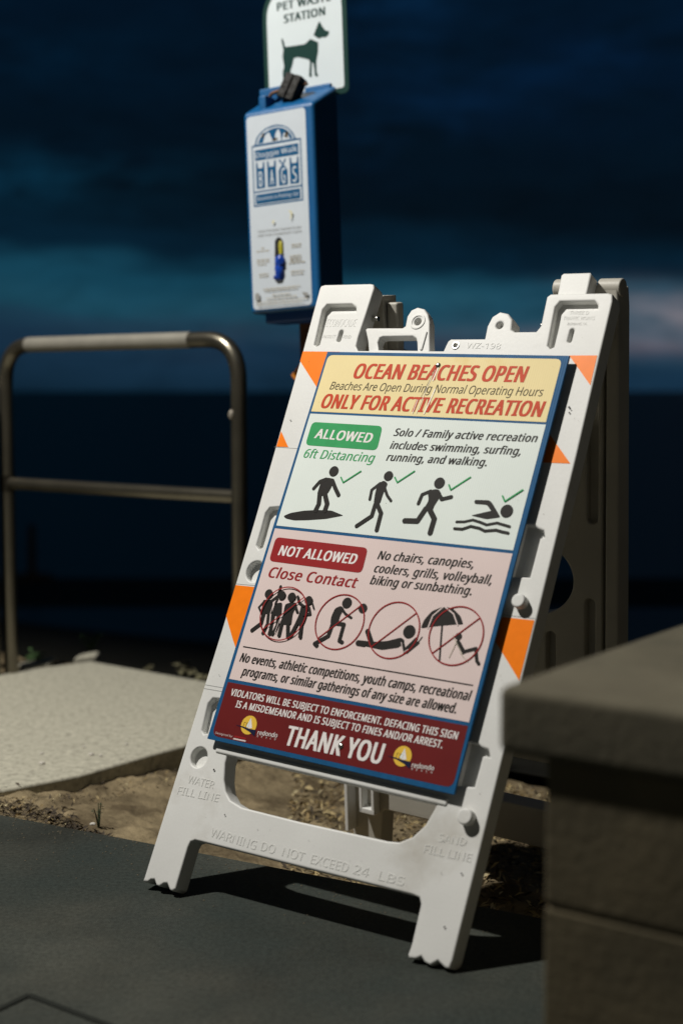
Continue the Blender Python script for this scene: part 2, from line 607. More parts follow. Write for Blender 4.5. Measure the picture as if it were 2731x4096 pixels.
# path slab of pale concrete
SLAB = [(-4.2, 1.98 - .55), (-.735, 3.000), (-.586, 3.069 + .06), (-.455, 3.318), (-.371, 3.426), (-.06, 3.80), (-.02, 3.86), (-.396, 4.154), (-.796, 4.475), (-.93, 4.375), (-4.6, 1.62 + .1)]
SLAB = [(-2.6, 1.0 + .88), (-.90, 2.800), (-.735, 3.000), (-.586, 3.125), (-.455, 3.300), (-.371, 3.405), (-.05, 3.79), (-.02, 3.86), (-.396, 4.154), (-.796, 4.475), (-1.043, 4.289), (-4.2, 2.25)]
SLAB = [(x * 1.016, y * 1.016) for x, y in SLAB]
bm = bmesh.new()
top = [bm.verts.new((x, y, .002)) for x, y in SLAB]
bot = [bm.verts.new((x, y, -.25)) for x, y in SLAB]
bm.faces.new(top)
for i in range(len(SLAB)):
    j = (i + 1) % len(SLAB)
    bm.faces.new((top[j], top[i], bot[i], bot[j]))
struct('path', bm_mesh(bm, slab_mat, bev=.008, seg=2))
# strip of broken kerb beyond the slab corner
bm = bmesh.new()
def prism(bm, pts, z0, z1):
    t = [bm.verts.new((x, y, z1)) for x, y in pts]
    b = [bm.verts.new((x, y, z0)) for x, y in pts]
    bm.faces.new(t); bm.faces.new(b[::-1])
    for i in range(len(pts)):
        j = (i + 1) % len(pts)
        bm.faces.new((t[j], t[i], b[i], b[j]))
prism(bm, [(-1.000, 4.385), (-.925, 4.475), (-.930, 4.600), (-1.030, 4.480)], -.20, .010)
prism(bm, [(-.868, 4.545), (-.800, 4.600), (-.800, 4.675), (-.862, 4.640)], -.20, .012)
struct('kerb', bm_mesh(bm, slab_mat, bev=.01))

# dirt strip between pavement and slab
def far_edge_y(x):   # line where the ground drops to the beach
    return 4.475 + (x + .796) * (3.50 - 4.475) / (.46 + .796)
def dirt_z(x, y):
    t = max(0, min(1, (x + .75) / .9))
    z = -.020 - .100 * t * t * (3 - 2 * t)
    z += .020 * noise.noise(Vector((x * 5, y * 5, 0))) + .010 * noise.noise(Vector((x * 17, y * 17, 3))) + .005 * noise.noise(Vector((x * 48, y * 48, 5)))
    ed = y - far_y(x)
    z += .03 * math.exp(-max(ed, 0) / .05)
    return min(z, -.008)
bm = bmesh.new()
gx = [(-1.15 + i * .0135) for i in range(240)]
NR = 130
rows = []
for x in gx:
    ya, yb = far_y(x) - .03, far_edge_y(x) + .03
    rows.append([bm.verts.new((x, ya + (yb - ya) * j / NR, dirt_z(x, ya + (yb - ya) * j / NR))) for j in range(NR + 1)])
for a, b in zip(rows, rows[1:]):
    for j in range(NR):
        bm.faces.new((a[j], b[j], b[j + 1], a[j + 1]))
dirt_me = bm_mesh(bm, dirt_mat, ang=180)
struct('dirt', dirt_me)

# bank dropping from the path to the beach, beach, wet sand, sea
def bank():
    bm = bmesh.new()
    prof = [(0.0, -.10), (.10, -.24), (.5, -.30), (1.5, -.42), (3.0, -.75), (6.0, -1.42), (10.0, -2.35), (16.0, -3.78), (20.0, -4.65), (22.5, -5.10)]
    rows = []
    for i in range(91):
        s = -18 + i * .45
        base = Vector((-.796, 4.475, 0)) + UD * s
        row = []
        for k, (d, z) in enumerate(prof):
            p = base + ND * d
            j = noise.noise(Vector((s * .9, d * .6, 2))) * min(.10, .03 + d * .01) if k else 0
            row.append(bm.verts.new((p.x, p.y, z + j)))
        rows.append(row)
    for a, b in zip(rows, rows[1:]):
        for k in range(len(prof) - 1):
            bm.faces.new((a[k], b[k], b[k + 1], a[k + 1]))
    return bm_mesh(bm, bank_mat, ang=180)
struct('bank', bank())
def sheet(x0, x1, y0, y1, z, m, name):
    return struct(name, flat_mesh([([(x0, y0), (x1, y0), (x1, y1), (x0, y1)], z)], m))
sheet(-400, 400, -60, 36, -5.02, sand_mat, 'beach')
sheet(-600, 600, 24, 43.0, -5.012, wet_mat, 'wet_sand')
sheet(-600, 600, 38.5, 46.5, -5.006, sand_mat, 'sand_bar')
sheet(-30000, 30000, 44.5, 50000, -5.0, sea_mat, 'sea')

# ------------------------------------------------------------------ the folding sign frame
A_ = (.80932782, -.5866232, -.02935476); B_ = (.27163858, .3295151, .90423021); C_ = (-.52076959, -.73979255, .42603523)
O_ = Vector((-.23728308, 2.47321164, -.61212438 + CAMZ))
FP = frame((A_, B_, C_), O_)                                           # sign face: x right, y up, z out
FPP = FP @ Matrix.Translation((.0025, -.001, .005))                    # front panel
Hp = O_ + Vector(B_) * .905 + Vector(C_) * -.055
db = Vector((.027, .088, -.996)).normalized()
nb = Vector(A_).cross(-db).normalized()
FB = frame((A_, -db, nb), Hp)                                          # rear panel: y up from the hinge, z to the front

root = thing('folding_sign_frame', (0.0, 2.55, 0.0), 'white plastic folding barricade with beach rules sign and orange stripes', 'sign frame')

outline = mm([(-60, -262), (-59, -264.7), (-49.3, -262.4), (-43.9, -257), (-37, -255), (-29, -263.3), (-21.4, -263.8), (-13.7, -256.8), (-7, -254.8), (2.6, -263.7), (9, -265), (15, -259),
    (14.5, -186), (17, -177), (25, -172.5), (67, -171.3), (220, -168.1), (470, -161.8), (484, -163), (490, -172), (492, -235), (490.2, -249), (493, -254), (505, -252.3), (513, -246.3), (521, -252.6), (531.6, -254.7), (542.8, -245.2), (548, -247.7), (557, -252), (564.8, -251), (567, -238),
    (567, -100), (566, 60), (565, 300), (563, 590), (559.5, 773), (558, 872), (554, 886), (545, 888.5), (436, 887.5), (430, 882), (431, 862), (433, 825), (427, 814), (384, 813.4), (377, 818), (373, 838), (361, 849.5), (344, 852.7), (331, 843), (326, 824), (328, 799), (258, 798), (253, 794), (251, 786), (249, 774), (60, 772),
    (53, 782), (52, 800), (54, 850), (55, 905), (50, 913), (42, 914.5), (-66, 913.8), (-75, 911), (-76, 903), (-70, 769), (-65, 600), (-60, 420), (-57.5, 200), (-58.5, 0)])
win = mm([(39, -12), (40, -32), (48, -60), (58, -78), (74, -91.5), (103, -98.5), (228, -97.7), (403, -92.5), (424, -89.5), (445, -76.5), (462, -54), (471, -26), (474, -12)])
grooves = [mm([(-38, 370), (-38, 404), (-39.4, 434), (-33.5, 444.5), (-14, 447.6), (4, 448), (4, 430), (-12, 431), (-22, 424), (-23, 403), (-20.8, 367.5), (-29, 362)]),
    mm(circ(-21.8, 319, 20)),
    mm([(-33, 16), (-37, 64), (-30, 74.7), (-18, 76), (4, 76), (4, 64), (-14, 58), (-17, 12), (-25, 9)]),
    mm(circ(-20.9, -33, 18)),
    mm([(457, 788), (452, 862), (458, 872.5), (522.7, 873.4), (531.7, 866), (534, 856), (479, 855), (468, 847), (469, 785), (463, 781.5)]),
    mm([(-46.5, 784), (-53, 860), (-46, 870), (12, 870.8), (25, 864), (29, 853), (-27, 851), (-37, 844), (-34.5, 784), (-40, 779.5)]),
    mm([(500, 459), (518, 459), (526, 454), (537, 452), (542, 440), (534.5, 438), (534, 370), (500, 367)]),
    mm([(500, 88), (517, 88), (524, 84), (537, 83), (543.5, 72), (531, 71), (530, 21), (500, 17)]),
    mm([(20, 20), (20, 742), (488, 742), (488, 20)])]
slots = [mm(rrect(492.6, 794, 499.4, 819, 3.3)), mm(rrect(4.5, 790, 12.5, 814, 3.8)), mm(circ(351, 826, 6.6)), mm(circ(272, 784.5, 3.6))]
front = plate_mesh([outline, win] + grooves + slots, -.055, -.020, .0035, plastic, 3)
def inset(pts, d):
    cu = []
    n = len(pts)
    for i in range(n):
        p0, p1, p2 = Vector(pts[i - 1]), Vector(pts[i]), Vector(pts[(i + 1) % n])
        a, b = (p1 - p0).normalized(), (p2 - p1).normalized()
        nn = (Vector((-a.y, a.x)) + Vector((-b.y, b.x)))
        nn = nn.normalized() if nn.length > 1e-6 else Vector((-a.y, a.x))
        q = p1 + nn * d
        cu.append((q.x, q.y))
    return cu
core = plate_mesh([inset(outline, .006), [(x, y) for x, y in [(.0285, -.006), (.030, -.034), (.039, -.066), (.053, -.087), (.072, -.101), (.103, -.1085), (.228, -.1075), (.403, -.102), (.426, -.099), (.450, -.084), (.470, -.058), (.481, -.026), (.484, -.006)]]] + slots, -.050, -.034, .0005, plastic, 0)
panel = link('front_panel', join_meshes([front, core]), FPP, root)
# ledge under the sign
def bar_mesh(x0, x1, y0, y1, z0, z1, m, bev):
    bm = bmesh.new(); box_bm(bm, x0, x1, y0, y1, z0, z1)
    return bm_mesh(bm, m, bev=bev, seg=3)
link('ledge', bar_mesh(.012, .492, -.0185, -.004, -.046, -.017, plastic, .004), FPP, panel)
# carrying handle at the top
handle = plate_mesh([mm([(84, 768), (73, 795), (60, 818), (63, 821.5), (143, 822), (148, 826), (146, 846), (151, 859), (163, 865), (179, 861.5), (190, 851), (198.5, 836), (207, 808), (216.6, 778), (217, 768)]),
    mm([(104, 776), (97, 792), (98.5, 801), (104, 803.5), (170, 805), (179, 801), (184, 793), (190, 776)]), mm(circ(173, 835, 7))], -.046, -.024, .003, plastic, 3)
hring = plate_mesh([mm(circ(173, 835, 16)), mm(circ(173, 835, 11.5))], -.026, -.0225, .0008, plastic, 1)
hrib = plate_mesh([mm(rrect(195, 776, 201, 815, 2.8))], -.026, -.0215, .001, plastic, 1)
link('carry_handle', join_meshes([handle, hring, hrib]), FPP, panel)
gr = plate_mesh([mm(circ(272, 784.5, 8)), mm(circ(272, 784.5, 4.6))], -.021, -.0185, .0008, steel, 1)
link('grommet', gr, FPP, panel)
for (cx, cy, r) in ((532, 325, 12), (534.5, -28, 13)):
    pg = plate_mesh([mm(circ(cx, cy, r, 36))], -.024, -.004, .003, plastic, 3)
    link('peg', pg, FPP, panel)
# hinge tab, pin
tab = plate_mesh([mm([(446, 880), (445, 903), (443, 928), (447, 932), (498, 932.5), (502, 928), (503, 903), (503, 880)])], -.056, -.026, .004, plastic, 3)
link('hinge_tab', tab, FPP, panel)
for x0, x1, y, r in ((.050, .068, .851, .0055), (.420, .434, .838, .0045)):
    bm = bmesh.new()
    tube_bm(bm, [(x0, y, -.044), (x1, y, -.044)], r, 14)
    link('hinge_pin', bm_mesh(bm, steel, bev=.001), FPP, panel)
# reflective orange stripes, three on each leg of the panel
for pts in ([(-68.5, 768), (20, 768.5), (20, 660), (-12, 695.5), (-68, 747)], [(-61.5, 599), (-33, 567.5), (-61.5, 567)], [(-56.5, 288), (8, 290), (8, 148), (-24.5, 186), (-56.5, 227.5)],
            [(503, 768.6), (555, 769.5), (556, 714)], [(490, 635), (505, 621), (555.5, 571.5), (490, 570)], [(488, 297), (561.5, 299.5), (561.5, 199), (488, 270)]):
    f = Flat(-.0196)
    f.poly(mm(pts), orange)
    link('orange_stripe', f.mesh(), FPP, panel)
# edges of the retro-reflective sheet and scuffs
f = Flat(-.0197)
for pts in ([(-66, 566), (-5, 566)], [(-56, 290.5), (-5, 292.5)], [(-56, 96), (-4, 97)], [(-56, 89), (-6, 90)], [(504, 301.5), (562, 302.5)]):
    f.stroke(mm(pts), .0007, print_grey, caps=False)
rnd = random.Random(3)
for k in range(46):
    side = rnd.random()
    if side < .4: u, v = rnd.uniform(508, 555), rnd.uniform(-230, 880)
    elif side < .6: u, v = rnd.uniform(-52, -44), rnd.uniform(-230, 880)
    else: u, v = rnd.uniform(20, 540), rnd.uniform(-160, -108)
    s = rnd.choice((.35, .5, .6, .8))
    f.poly(mm([(u + rnd.uniform(-s, s), v + rnd.uniform(-s, s)), (u + s * 2, v + rnd.uniform(-s, s)), (u + rnd.uniform(-s, s), v + 2 * s)]), rnd.choice((print_grey, print_brown, print_faint)))
for u, v, s in ((528, 672, 1.8), (532, 668, 1.2), (531, 662, 1.5), (-46, 622, 1.4), (-30, 118, .8), (541, -195, 1.6), (547, -112, 1.5), (22, -48, 1.8), (74, -118, 1.3)):
    f.disc(u * .001, v * .001, s * .001, print_black, 9)
link('scuff_marks', f.mesh(), FPP, panel)
# moulded lettering
emb = mat('moulded_plastic', (.66, .66, .63), .5)
for items in ([('WARNING', .055, .156, -.159, -.1605, .0145), ('DO', .167, .196, -.159, -.159, .0145), ('NOT', .212, .257, -.158, -.158, .0145), ('EXCEED', .271, .345, -.1575, -.156, .0145), ('24', .356, .385, -.155, -.1545, .0145), ('LBS', .404, .452, -.154, -.153, .0135)],
              [('WATER', -.029, .0315, -.081, -.080, .0135), ('FILL LINE', -.044, .050, -.104, -.100, .0135)],
              [('SAND', .492, .541, -.0735, -.070, .012), ('FILL LINE', .472, .556, -.0955, -.092, .0125)],
              [('WZ-198', .295, .365, .780, .779, .011)]):
    link('moulded_lettering', emboss_mesh(items, emb, -.0202, .0008), FPP, panel)
for items in ([('ECONOCADE', -.032, .037, .822, .822, .0165), ('PATENT', -.031, -.001, .797, .797, .007), ('PEND', .017, .035, .797, .797, .007)],
              [('THREE D', .483, .519, .847, .847, .0065), ('TRAFFIC WORKS', .4735, .533, .8365, .8365, .0065), ('BURBANK, CA.', .484, .5215, .8265, .8265, .005)]):
    link('moulded_lettering', emboss_mesh(items, emb, -.0202, .0006), FPP, panel)

# ---------------- rear panel
bo = mm([(-52, -1168), (-40, -1160), (-28, -1168), (-15, -1160), (0, -1168), (14, -1166), (22, -1060), (28, -1052), (470, -1052), (477, -1060), (484, -1166), (498, -1168), (510, -1160), (524, -1168), (536, -1160), (547, -1166), (551, -1040), (549, -500), (547, -20), (545, 12), (538, 18),
    (432, 16), (430, -60), (300, -130), (200, -130), (60, -100), (54, -40), (53, 3), (-52, 3), (-57, -20), (-57, -600), (-57, -1040)])
bwin = mm([(30, -975), (468, -975), (474, -940), (460, -900), (430, -880), (60, -880), (36, -905), (28, -945)])
bhole = mm(circ(368, -520, 92, 40, 72))
bgr = [mm(rrect(487, -408, 509, -120, 10)), mm(rrect(484, -830, 504, -548, 10)), mm(rrect(404, -840, 424, -620, 10)), mm(rrect(-30, -408, -12, -120, 9)), mm(rrect(-30, -830, -12, -548, 9)), mm(rrect(518, -1000, 524, -60, 3)), mm(rrect(60, -430, 440, -150, 30))]
back = plate_mesh([bo, bwin, bhole] + bgr, -.048, 0.0, .004, plastic_shaded, 3)
bcore = plate_mesh([inset(bo, .007), mm([(20, -985), (478, -985), (484, -940), (468, -892), (432, -870), (58, -870), (28, -898), (18, -945)]), mm(circ(368, -520, 102, 40, 82))], -.044, -.016, .0005, plastic_shaded, 0)
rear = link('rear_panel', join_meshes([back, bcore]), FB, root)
# hinge knuckles of the rear panel
for x0, x1 in ((.418, .442), (.505, .549)):
    bm = bmesh.new()
    tube_bm(bm, [(x0, .012, -.016), (x1, .012, -.016)], .0165, 20)
    link('hinge_knuckle', bm_mesh(bm, plastic_shaded, bev=.003), FB, rear)
bm = bmesh.new(); box_bm(bm, .057, .082, -.105, -.010, -.030, -.006)
link('hinge_lug', bm_mesh(bm, plastic_shaded, bev=.005, seg=3), FB, rear)
bm = bmesh.new()
box_bm(bm, -.052, -.043, -1.105, -.93, .0, .030)
box_bm(bm, -.020, -.012, -1.06, -.93, .0, .022)
box_bm(bm, -.020, .018, -1.06, -1.048, .0, .022)
box_bm(bm, .010, .018, -1.05, -.93, .0, .022)
link('stacking_bracket', bm_mesh(bm, plastic, bev=.002), FB, rear)
link('foot_rail', bar_mesh(.130, .352, -.143, -.133, -.028, -.010, plastic, .003), FB, rear)

# ---------------- the printed board
base = plate_mesh([[(0, 0), (.5094, 0), (.5143, .760), (.005, .760)]], -.0045, 0.0, .0004, print_blue, 1)
f = Flat(.0002)
hdr = [(.0098, .6355), (.5025, .6360)] + [p for p in round_poly([(.0098, .6355), (.5025, .6360), (.5025, .7535), (.0098, .7530)], .012) if p[1] > .70]
f.poly(hdr, print_cream, .0003)
f.poly(mm([(9.5, 405.5), (503, 406.5), (503.5, 631.8), (9.5, 631)]), print_white, .0003)
f.poly(mm([(8.5, 111.5), (503.5, 115.5), (503.5, 400.8), (8.5, 399.8)]), print_pink, .0003)
f.poly([p for p in round_poly(mm([(8.5, 7), (504.5, 9.5), (503.5, 109.5), (8, 105.5)]), .014) if p[1] < .06] + mm([(503.5, 109.5), (8, 105.5)]), print_maroon, .0003)
board = link('sign_board', join_meshes([base, f.mesh()]), FP, root)

SH = .20
def print_part(name, f): return link(name, f.mesh(), FP, board)
f = Flat(.0006)
def TL(body, x0, x1, y0, y1, cap, m, bold, sh):
    g = Flat(.0006)
    g.text(body, x0 * .001, x1 * .001, y0 * .001, y1 * .001, cap * .001, m, bold, sh)
    o = print_part('lettering', g)
    return o
def T(body, x0, x1, y0, y1, cap, m, bold, sh):
    f.text(body, x0 * .001, x1 * .001, y0 * .001, y1 * .001, cap * .001, m, bold, sh)
TL('OCEAN BEACHES OPEN', 80, 441, 706.3, 708.3, 29.5, print_red, 0.058, .14)
TL('ONLY FOR ACTIVE RECREATION', 26.5, 490, 643.8, 645.3, 28, print_red, 0.058, .14)
TL('Beaches Are Open During Normal Operating Hours', 36.5, 482, 681.8, 683, 16, print_brown, 0, .16)
f = Flat(.0006)
TL('6ft Distancing', 22.5, 180, 542, 542.4, 17.5, print_green, 0.025, .2)
TL('Solo / Family active recreation', 207.5, 493.5, 595.7, 599, 14.5, print_black, 0.042, .2)
TL('includes swimming, surfing,', 207.5, 470.5, 570.7, 574, 14.5, print_black, 0.042, .2)
TL('running, and walking.', 207, 412, 547.5, 550, 14.5, print_black, 0.042, .2)
f = Flat(.0006)
TL('Close Contact', 24, 219, 306.6, 308.2, 19.5, print_dark_red, 0.045, .2)
TL('No chairs, canopies,', 247, 438, 364.4, 368.3, 15.5, print_black, 0.042, .2)
TL('coolers, grills, volleyball,', 246.5, 479, 340.5, 344.5, 15.5, print_black, 0.042, .2)
TL('biking or sunbathing.', 246, 448, 318.5, 322, 15.5, print_black, 0.042, .2)
f.stroke(mm([(18, 173.1), (494, 174.8)]), .0022, print_black, caps=False)
TL('No events, athletic competitions, youth camps, recreational', 19, 493.5, 145.6, 149.5, 16, print_black, 0.045, .14)
TL('programs, or similar gatherings of any size are allowed.', 33, 476, 122, 125.5, 16, print_black, 0.045, .14)
print_part('rule_line', f)
f = Flat(.0006)
TL('VIOLATORS WILL BE SUBJECT TO ENFORCEMENT. DEFACING THIS SIGN', 21.5, 490, 83, 85, 12.2, print_letter, 0.040, .06)
TL('IS A MISDEMEANOR AND IS SUBJECT TO FINES AND/OR ARREST.', 40.5, 468, 64.2, 66.6, 12.2, print_letter, 0.040, .06)
TL('THANK YOU', 165, 363.5, 18.8, 21.6, 33, print_letter, 0.05, .04)
f.text('Designed by', .015, .054, .0113, .0115, .0036, print_pink, 0, 0)
f.poly(mm([(57, 8.5), (85, 9), (85, 11.5), (57, 11)]), print_pink)
f.poly(mm([(58, 12.5), (84, 13), (84, 16), (58, 15.5)]), print_dark_red)
print_part('designer_credit', f)
f = Flat(.0006)
f.poly(round_poly(mm([(20, 567), (182, 565.6), (179.3, 613.4), (20, 614.2)]), .010), print_green)
T('ALLOWED', 35, 163.5, 582.3, 579.5, 18.5, print_letter, 0.058, .15)
print_part('badge', f)
f = Flat(.0006)
f.poly(round_poly(mm([(17.5, 336.5), (224, 335.8), (222.5, 382.6), (17, 383.4)]), .010), print_dark_red)
T('NOT ALLOWED', 33, 205, 350, 350.4, 18.5, print_letter, 0.058, .15)
print_part('badge', f)

def person_icon(heads, polys, strokes, m=print_black):
    f = Flat(.0006)
    return f
def icon(circles=(), polys=(), strokes=(), checks=(), ringc=None, light=()):
    f = Flat(.0006)
    for p in polys: f.poly(round_poly(mm(p), .004, 3), print_black)
    for p, w in strokes: f.stroke(mm(p), w * .001, print_black)
    for x, y, r in circles: f.disc(x * .001, y * .001, r * .001, print_black, 30)
    for p, w, m in light: f.stroke(mm(p), w * .001, m, caps=False)
    for p in checks: f.stroke(mm(p), .0026, print_green, caps=False)
    if ringc:
        x, y, r = (c * .001 for c in ringc)
        f.ring(x, y, r, .0022, print_dark_red)
        k = r * .70
        f.stroke([(x - k, y - k), (x + k, y + k)], .0019, print_dark_red, caps=False)
    return print_part('pictogram', f)
# surfer, walker, runner, swimmer
icon([(102.2, 519.5, 10)], [[(19.2, 424.7), (33, 432.1), (60.8, 438.9), (89.2, 442.7), (122.2, 444.4), (151.5, 437.2), (115.4, 427.6), (75.4, 421.5), (46.5, 418.6), (26.3, 420.5)],
    [(80.3, 499.5), (90.6, 506.5), (107.9, 505.2), (107.2, 488.7), (103.3, 475.6), (90.7, 469.1), (80, 471.9)]],
    [([(68.9, 483.2), (78, 497.5), (89.7, 502.8)], 7.5), ([(105, 501.3), (116, 487.5), (127.8, 474.6)], 8), ([(86, 473), (90.3, 454.5), (87.5, 441.5)], 9.5), ([(97.5, 474), (108.7, 456), (108, 443.2)], 9.5)], [[(121, 509.8), (129.9, 499.4), (161.7, 524.2)]])
icon([(222.1, 518.6, 9.3)], [[(203.7, 501.2), (214.9, 509.9), (225.4, 504.6), (221.5, 482.9), (221.2, 465.2), (207.6, 464), (204.7, 481.6)]],
    [([(209, 503.4), (195.3, 489.8), (197, 472.1)], 6), ([(221, 496), (231, 481.9), (241.8, 472.8)], 5.5), ([(213.7, 466.3), (228.7, 448.1), (229.7, 416.6)], 8.5), ([(211.5, 464), (211, 441.3), (185.7, 420.3)], 8)], [[(235.5, 517.8), (244.2, 507.7), (273.9, 531.8)]])
icon([(329.9, 512.9, 10.3)], [[(311.3, 495.1), (322.8, 501.2), (332.3, 501.2), (340.7, 492.2), (332, 470.7), (331.3, 460.3), (312.3, 460.5), (317.8, 480)]],
    [([(316.6, 496.6), (301.7, 489.1), (299.2, 472.2)], 7), ([(333, 494.5), (343.2, 483.7), (360.3, 489.2)], 7.5), ([(316.6, 464), (307, 440.3), (281.4, 438.7)], 10), ([(323.5, 464.9), (339.1, 447.3), (338.5, 421.6)], 10)], [[(349.1, 511.8), (355.8, 502), (388.5, 528.5)]])
icon([(473, 473, 11.3)], [[(406.8, 487.8), (435.3, 489.4), (442, 484.8), (464.7, 461), (453.9, 461.4), (433.1, 480.8), (408.9, 480.5)], [(407.7, 459.4), (445.7, 471.7), (464.7, 461), (439.5, 455.4)]],
    [([(384.2, 445.8), (398.5, 447.1), (413.5, 451.8), (426.8, 449.6), (442.3, 445.6), (460.5, 450.6), (473.5, 448.5), (485.7, 446.3)], 5), ([(383.4, 433.5), (398.6, 433.9), (413.2, 440.3), (430, 438.5), (441.9, 434.6), (462.2, 438.1), (475.2, 436), (486, 435.1)], 5)], [[(457.5, 499.6), (465, 489.4), (493.4, 513)]])
# people close together
icon([(40.5, 275.6, 8.5), (70.1, 276.2, 8.2), (92.8, 275.7, 8.4), (131.1, 273.9, 8.1)],
    [[(30.7, 263.5), (51.9, 266.1), (56.3, 253.9), (59.2, 239.8), (36.1, 236.8), (33.1, 251)], [(59.4, 259.7), (74.4, 264.1), (82.1, 239.1), (58.4, 236.1)],
     [(81.9, 261.4), (97, 267.6), (108.2, 263.9), (104.8, 245.6), (108.8, 224.7), (83.9, 223.2), (84.2, 243)], [(117.4, 264.4), (134.9, 265.5), (136.2, 249.6), (135.8, 226.5), (114.6, 226.6), (118.3, 243.8)]],
    [([(50.6, 263.4), (61.9, 274.5), (60.9, 291.9)], 6), ([(34.1, 260.3), (26.5, 248.4), (37.1, 237.7)], 4), ([(41.8, 239.4), (42.4, 219.6), (27.1, 204.9)], 8), ([(52.3, 240.7), (57.1, 221.5), (52.9, 203)], 7), ([(64, 238.4), (68.2, 203.2)], 7), ([(75, 239.8), (79.2, 220.8), (74.4, 204.1)], 7),
     ([(62.4, 269.3), (60.7, 259.9)], 3.5), ([(103.8, 264.1), (108.1, 256.8), (113.8, 250.3)], 5.5), ([(88, 224), (89.3, 203.6)], 7), ([(101.4, 226), (109.1, 203.5)], 7), ([(105.4, 278), (112.1, 267.3), (123, 262.9)], 5), ([(139.2, 271.3), (146.6, 260.9)], 3), ([(134.9, 263), (142.2, 250.4), (128.7, 246.9)], 4.5), ([(120, 228), (114.6, 206)], 7), ([(130.9, 228.4), (135.4, 207.1)], 7)],
    ringc=(85.5, 243.5, 50.5), light=[([(58, 262), (57.5, 240), (62, 222), (62, 204)], 1.1, print_pink), ([(84, 262), (83, 240), (81, 222), (80, 206)], 1.1, print_pink)])
icon([(211.6, 279.5, 9.8), (246.9, 274.1, 8.6)], [[(189.9, 267), (200.2, 273.2), (209.8, 268.8), (205.1, 254.9), (205.9, 240.3), (189.1, 238.8), (187.1, 250.8)]],
    [([(203.1, 269), (214.9, 259.6), (228.8, 254.5)], 5), ([(195.2, 240.3), (217.9, 240.9), (218, 211.5), (224.4, 209.6)], 7.5), ([(194.4, 239), (192.6, 216.6), (169.5, 199.5), (174.6, 196.7)], 8)], ringc=(207.5, 244.5, 50.5))
icon([(350.6, 245.9, 11.6)], [[(252.9, 218), (288.1, 219.5), (313.8, 224.7), (337.9, 234.1), (347.7, 229.4), (339.5, 216.5), (307.6, 207.6), (275.7, 209.2), (256.3, 207.9)]],
    [([(269.1, 235.6), (283, 217.1)], 9.5), ([(341, 229), (351.1, 212.5), (367.4, 234.8)], 6.5), ([(356.4, 211.2), (372.8, 229.5)], 6), ([(370.8, 225.9), (377.8, 240.2)], 1.6), ([(257, 213), (270, 213)], 10)], ringc=(320, 244.5, 50.5), light=[([(341, 226), (350, 209), (358, 216)], 1.2, print_pink)])
icon([(445.1, 250.4, 6.2)], [[(370.5, 254.3), (372.6, 269.6), (382.7, 286.1), (401.9, 296.9), (420.7, 295.9), (438.6, 284.8), (448.1, 271.2), (432.3, 269.1), (394, 260.7), (383.7, 257.7)]],
    [([(409.6, 263), (421.9, 205.2)], 3.4), ([(447.2, 240.5), (461.2, 226.2)], 8), ([(461.2, 226.2), (482, 235), (489.5, 215.1), (494.2, 211)], 6)], ringc=(440, 251, 51),
    light=[([(383.9, 255.1), (386.9, 278.2), (403.1, 297)], 2.2, print_pink), ([(438.6, 268), (425.3, 286.5), (404.7, 297)], 2.2, print_pink), ([(433.9, 251.2), (460.5, 222.2)], 1.2, print_faint), ([(443.9, 239.4), (438, 212.4)], 1.2, print_faint), ([(454.4, 224.6), (473.8, 211.2)], 1.2, print_faint)])
# city emblems
for (cx, cy, tx0, tx1, ty0, ty1) in ((81.5, 38.5, 105, 148, 25.6, 27.6), (401, 41.5, 422.5, 463.5, 27.3, 29.4)):
    f = Flat(.0006)
    f.disc(cx * .001, cy * .001, .0168, print_sun, 32)
    for dx in (-11, -5): f.stroke(mm([(cx + dx, cy - 6), (cx + dx, cy + 3), (cx + dx + 3, cy + 3)]), .0009, print_brown, caps=False)
    f.poly(mm([(cx + .5, cy + 13.5), (cx + 9, cy - 4), (cx + 1, cy - 6)]), print_letter)
    f.poly(mm([(cx + .5, cy + 13.5), (cx + .5, cy - 5), (cx - 4.5, cy - 3.5)]), print_white)
    f.poly(mm([(cx - 29, cy - 4.5), (cx - 12, cy - 4.3), (cx + 2, cy - 6), (cx + 18, cy - 6), (cx + 19, cy - 17), (cx + 6, cy - 11.5), (cx - 10, cy - 7)]), print_navy)
    f.text('redondo', tx0 * .001, tx1 * .001, ty0 * .001, ty1 * .001, .0078, print_letter, 0.02, 0)
    for k, ch in enumerate('BEACH'):
        u = tx0 + 1 + k * (tx1 - tx0 - 3) / 4.2
        v = ty0 - 4.2 + k * .3
        f.text(ch, u * .001, (u + 2.6) * .001, v * .001, v * .001, .0032, print_pink, 0.03, 0)
    print_part('emblem', f)
# crease and scratches below the top screw
f = Flat(.00085)
for pts, w in (([(258, 735), (250, 690), (246, 660), (243, 640)], .0010), ([(262, 733), (258, 705)], .0022), ([(268, 690), (262, 655), (259, 640)], .0022), ([(238, 668), (235, 640)], .0014)):
    f.stroke(mm(pts), w, crease, caps=False)
f.stroke(mm([(259, 738), (247, 690), (243, 672)]), .0006, print_brown, caps=False)
rnd = random.Random(11)
for k in range(26):
    u, v, s = rnd.uniform(20, 490), rnd.uniform(120, 740), rnd.uniform(.4, 1.1)
    f.poly(mm([(u, v), (u + s, v + .3), (u + .4 * s, v + 1.5 * s)]), rnd.choice((print_faint, print_brown, print_faint)))
print_part('scuff_marks', f)
for (u, v) in ((260, 736.5), (280, 36.5)):
    bm = bmesh.new()
    bmesh.ops.create_uvsphere(bm, u_segments=20, v_segments=10, radius=.0052, matrix=Matrix.Translation((u * .001, v * .001, .0005)) @ Matrix.Diagonal((1, 1, .55, 1)))
    link('screw', bm_mesh(bm, steel, ang=60), FP, board)

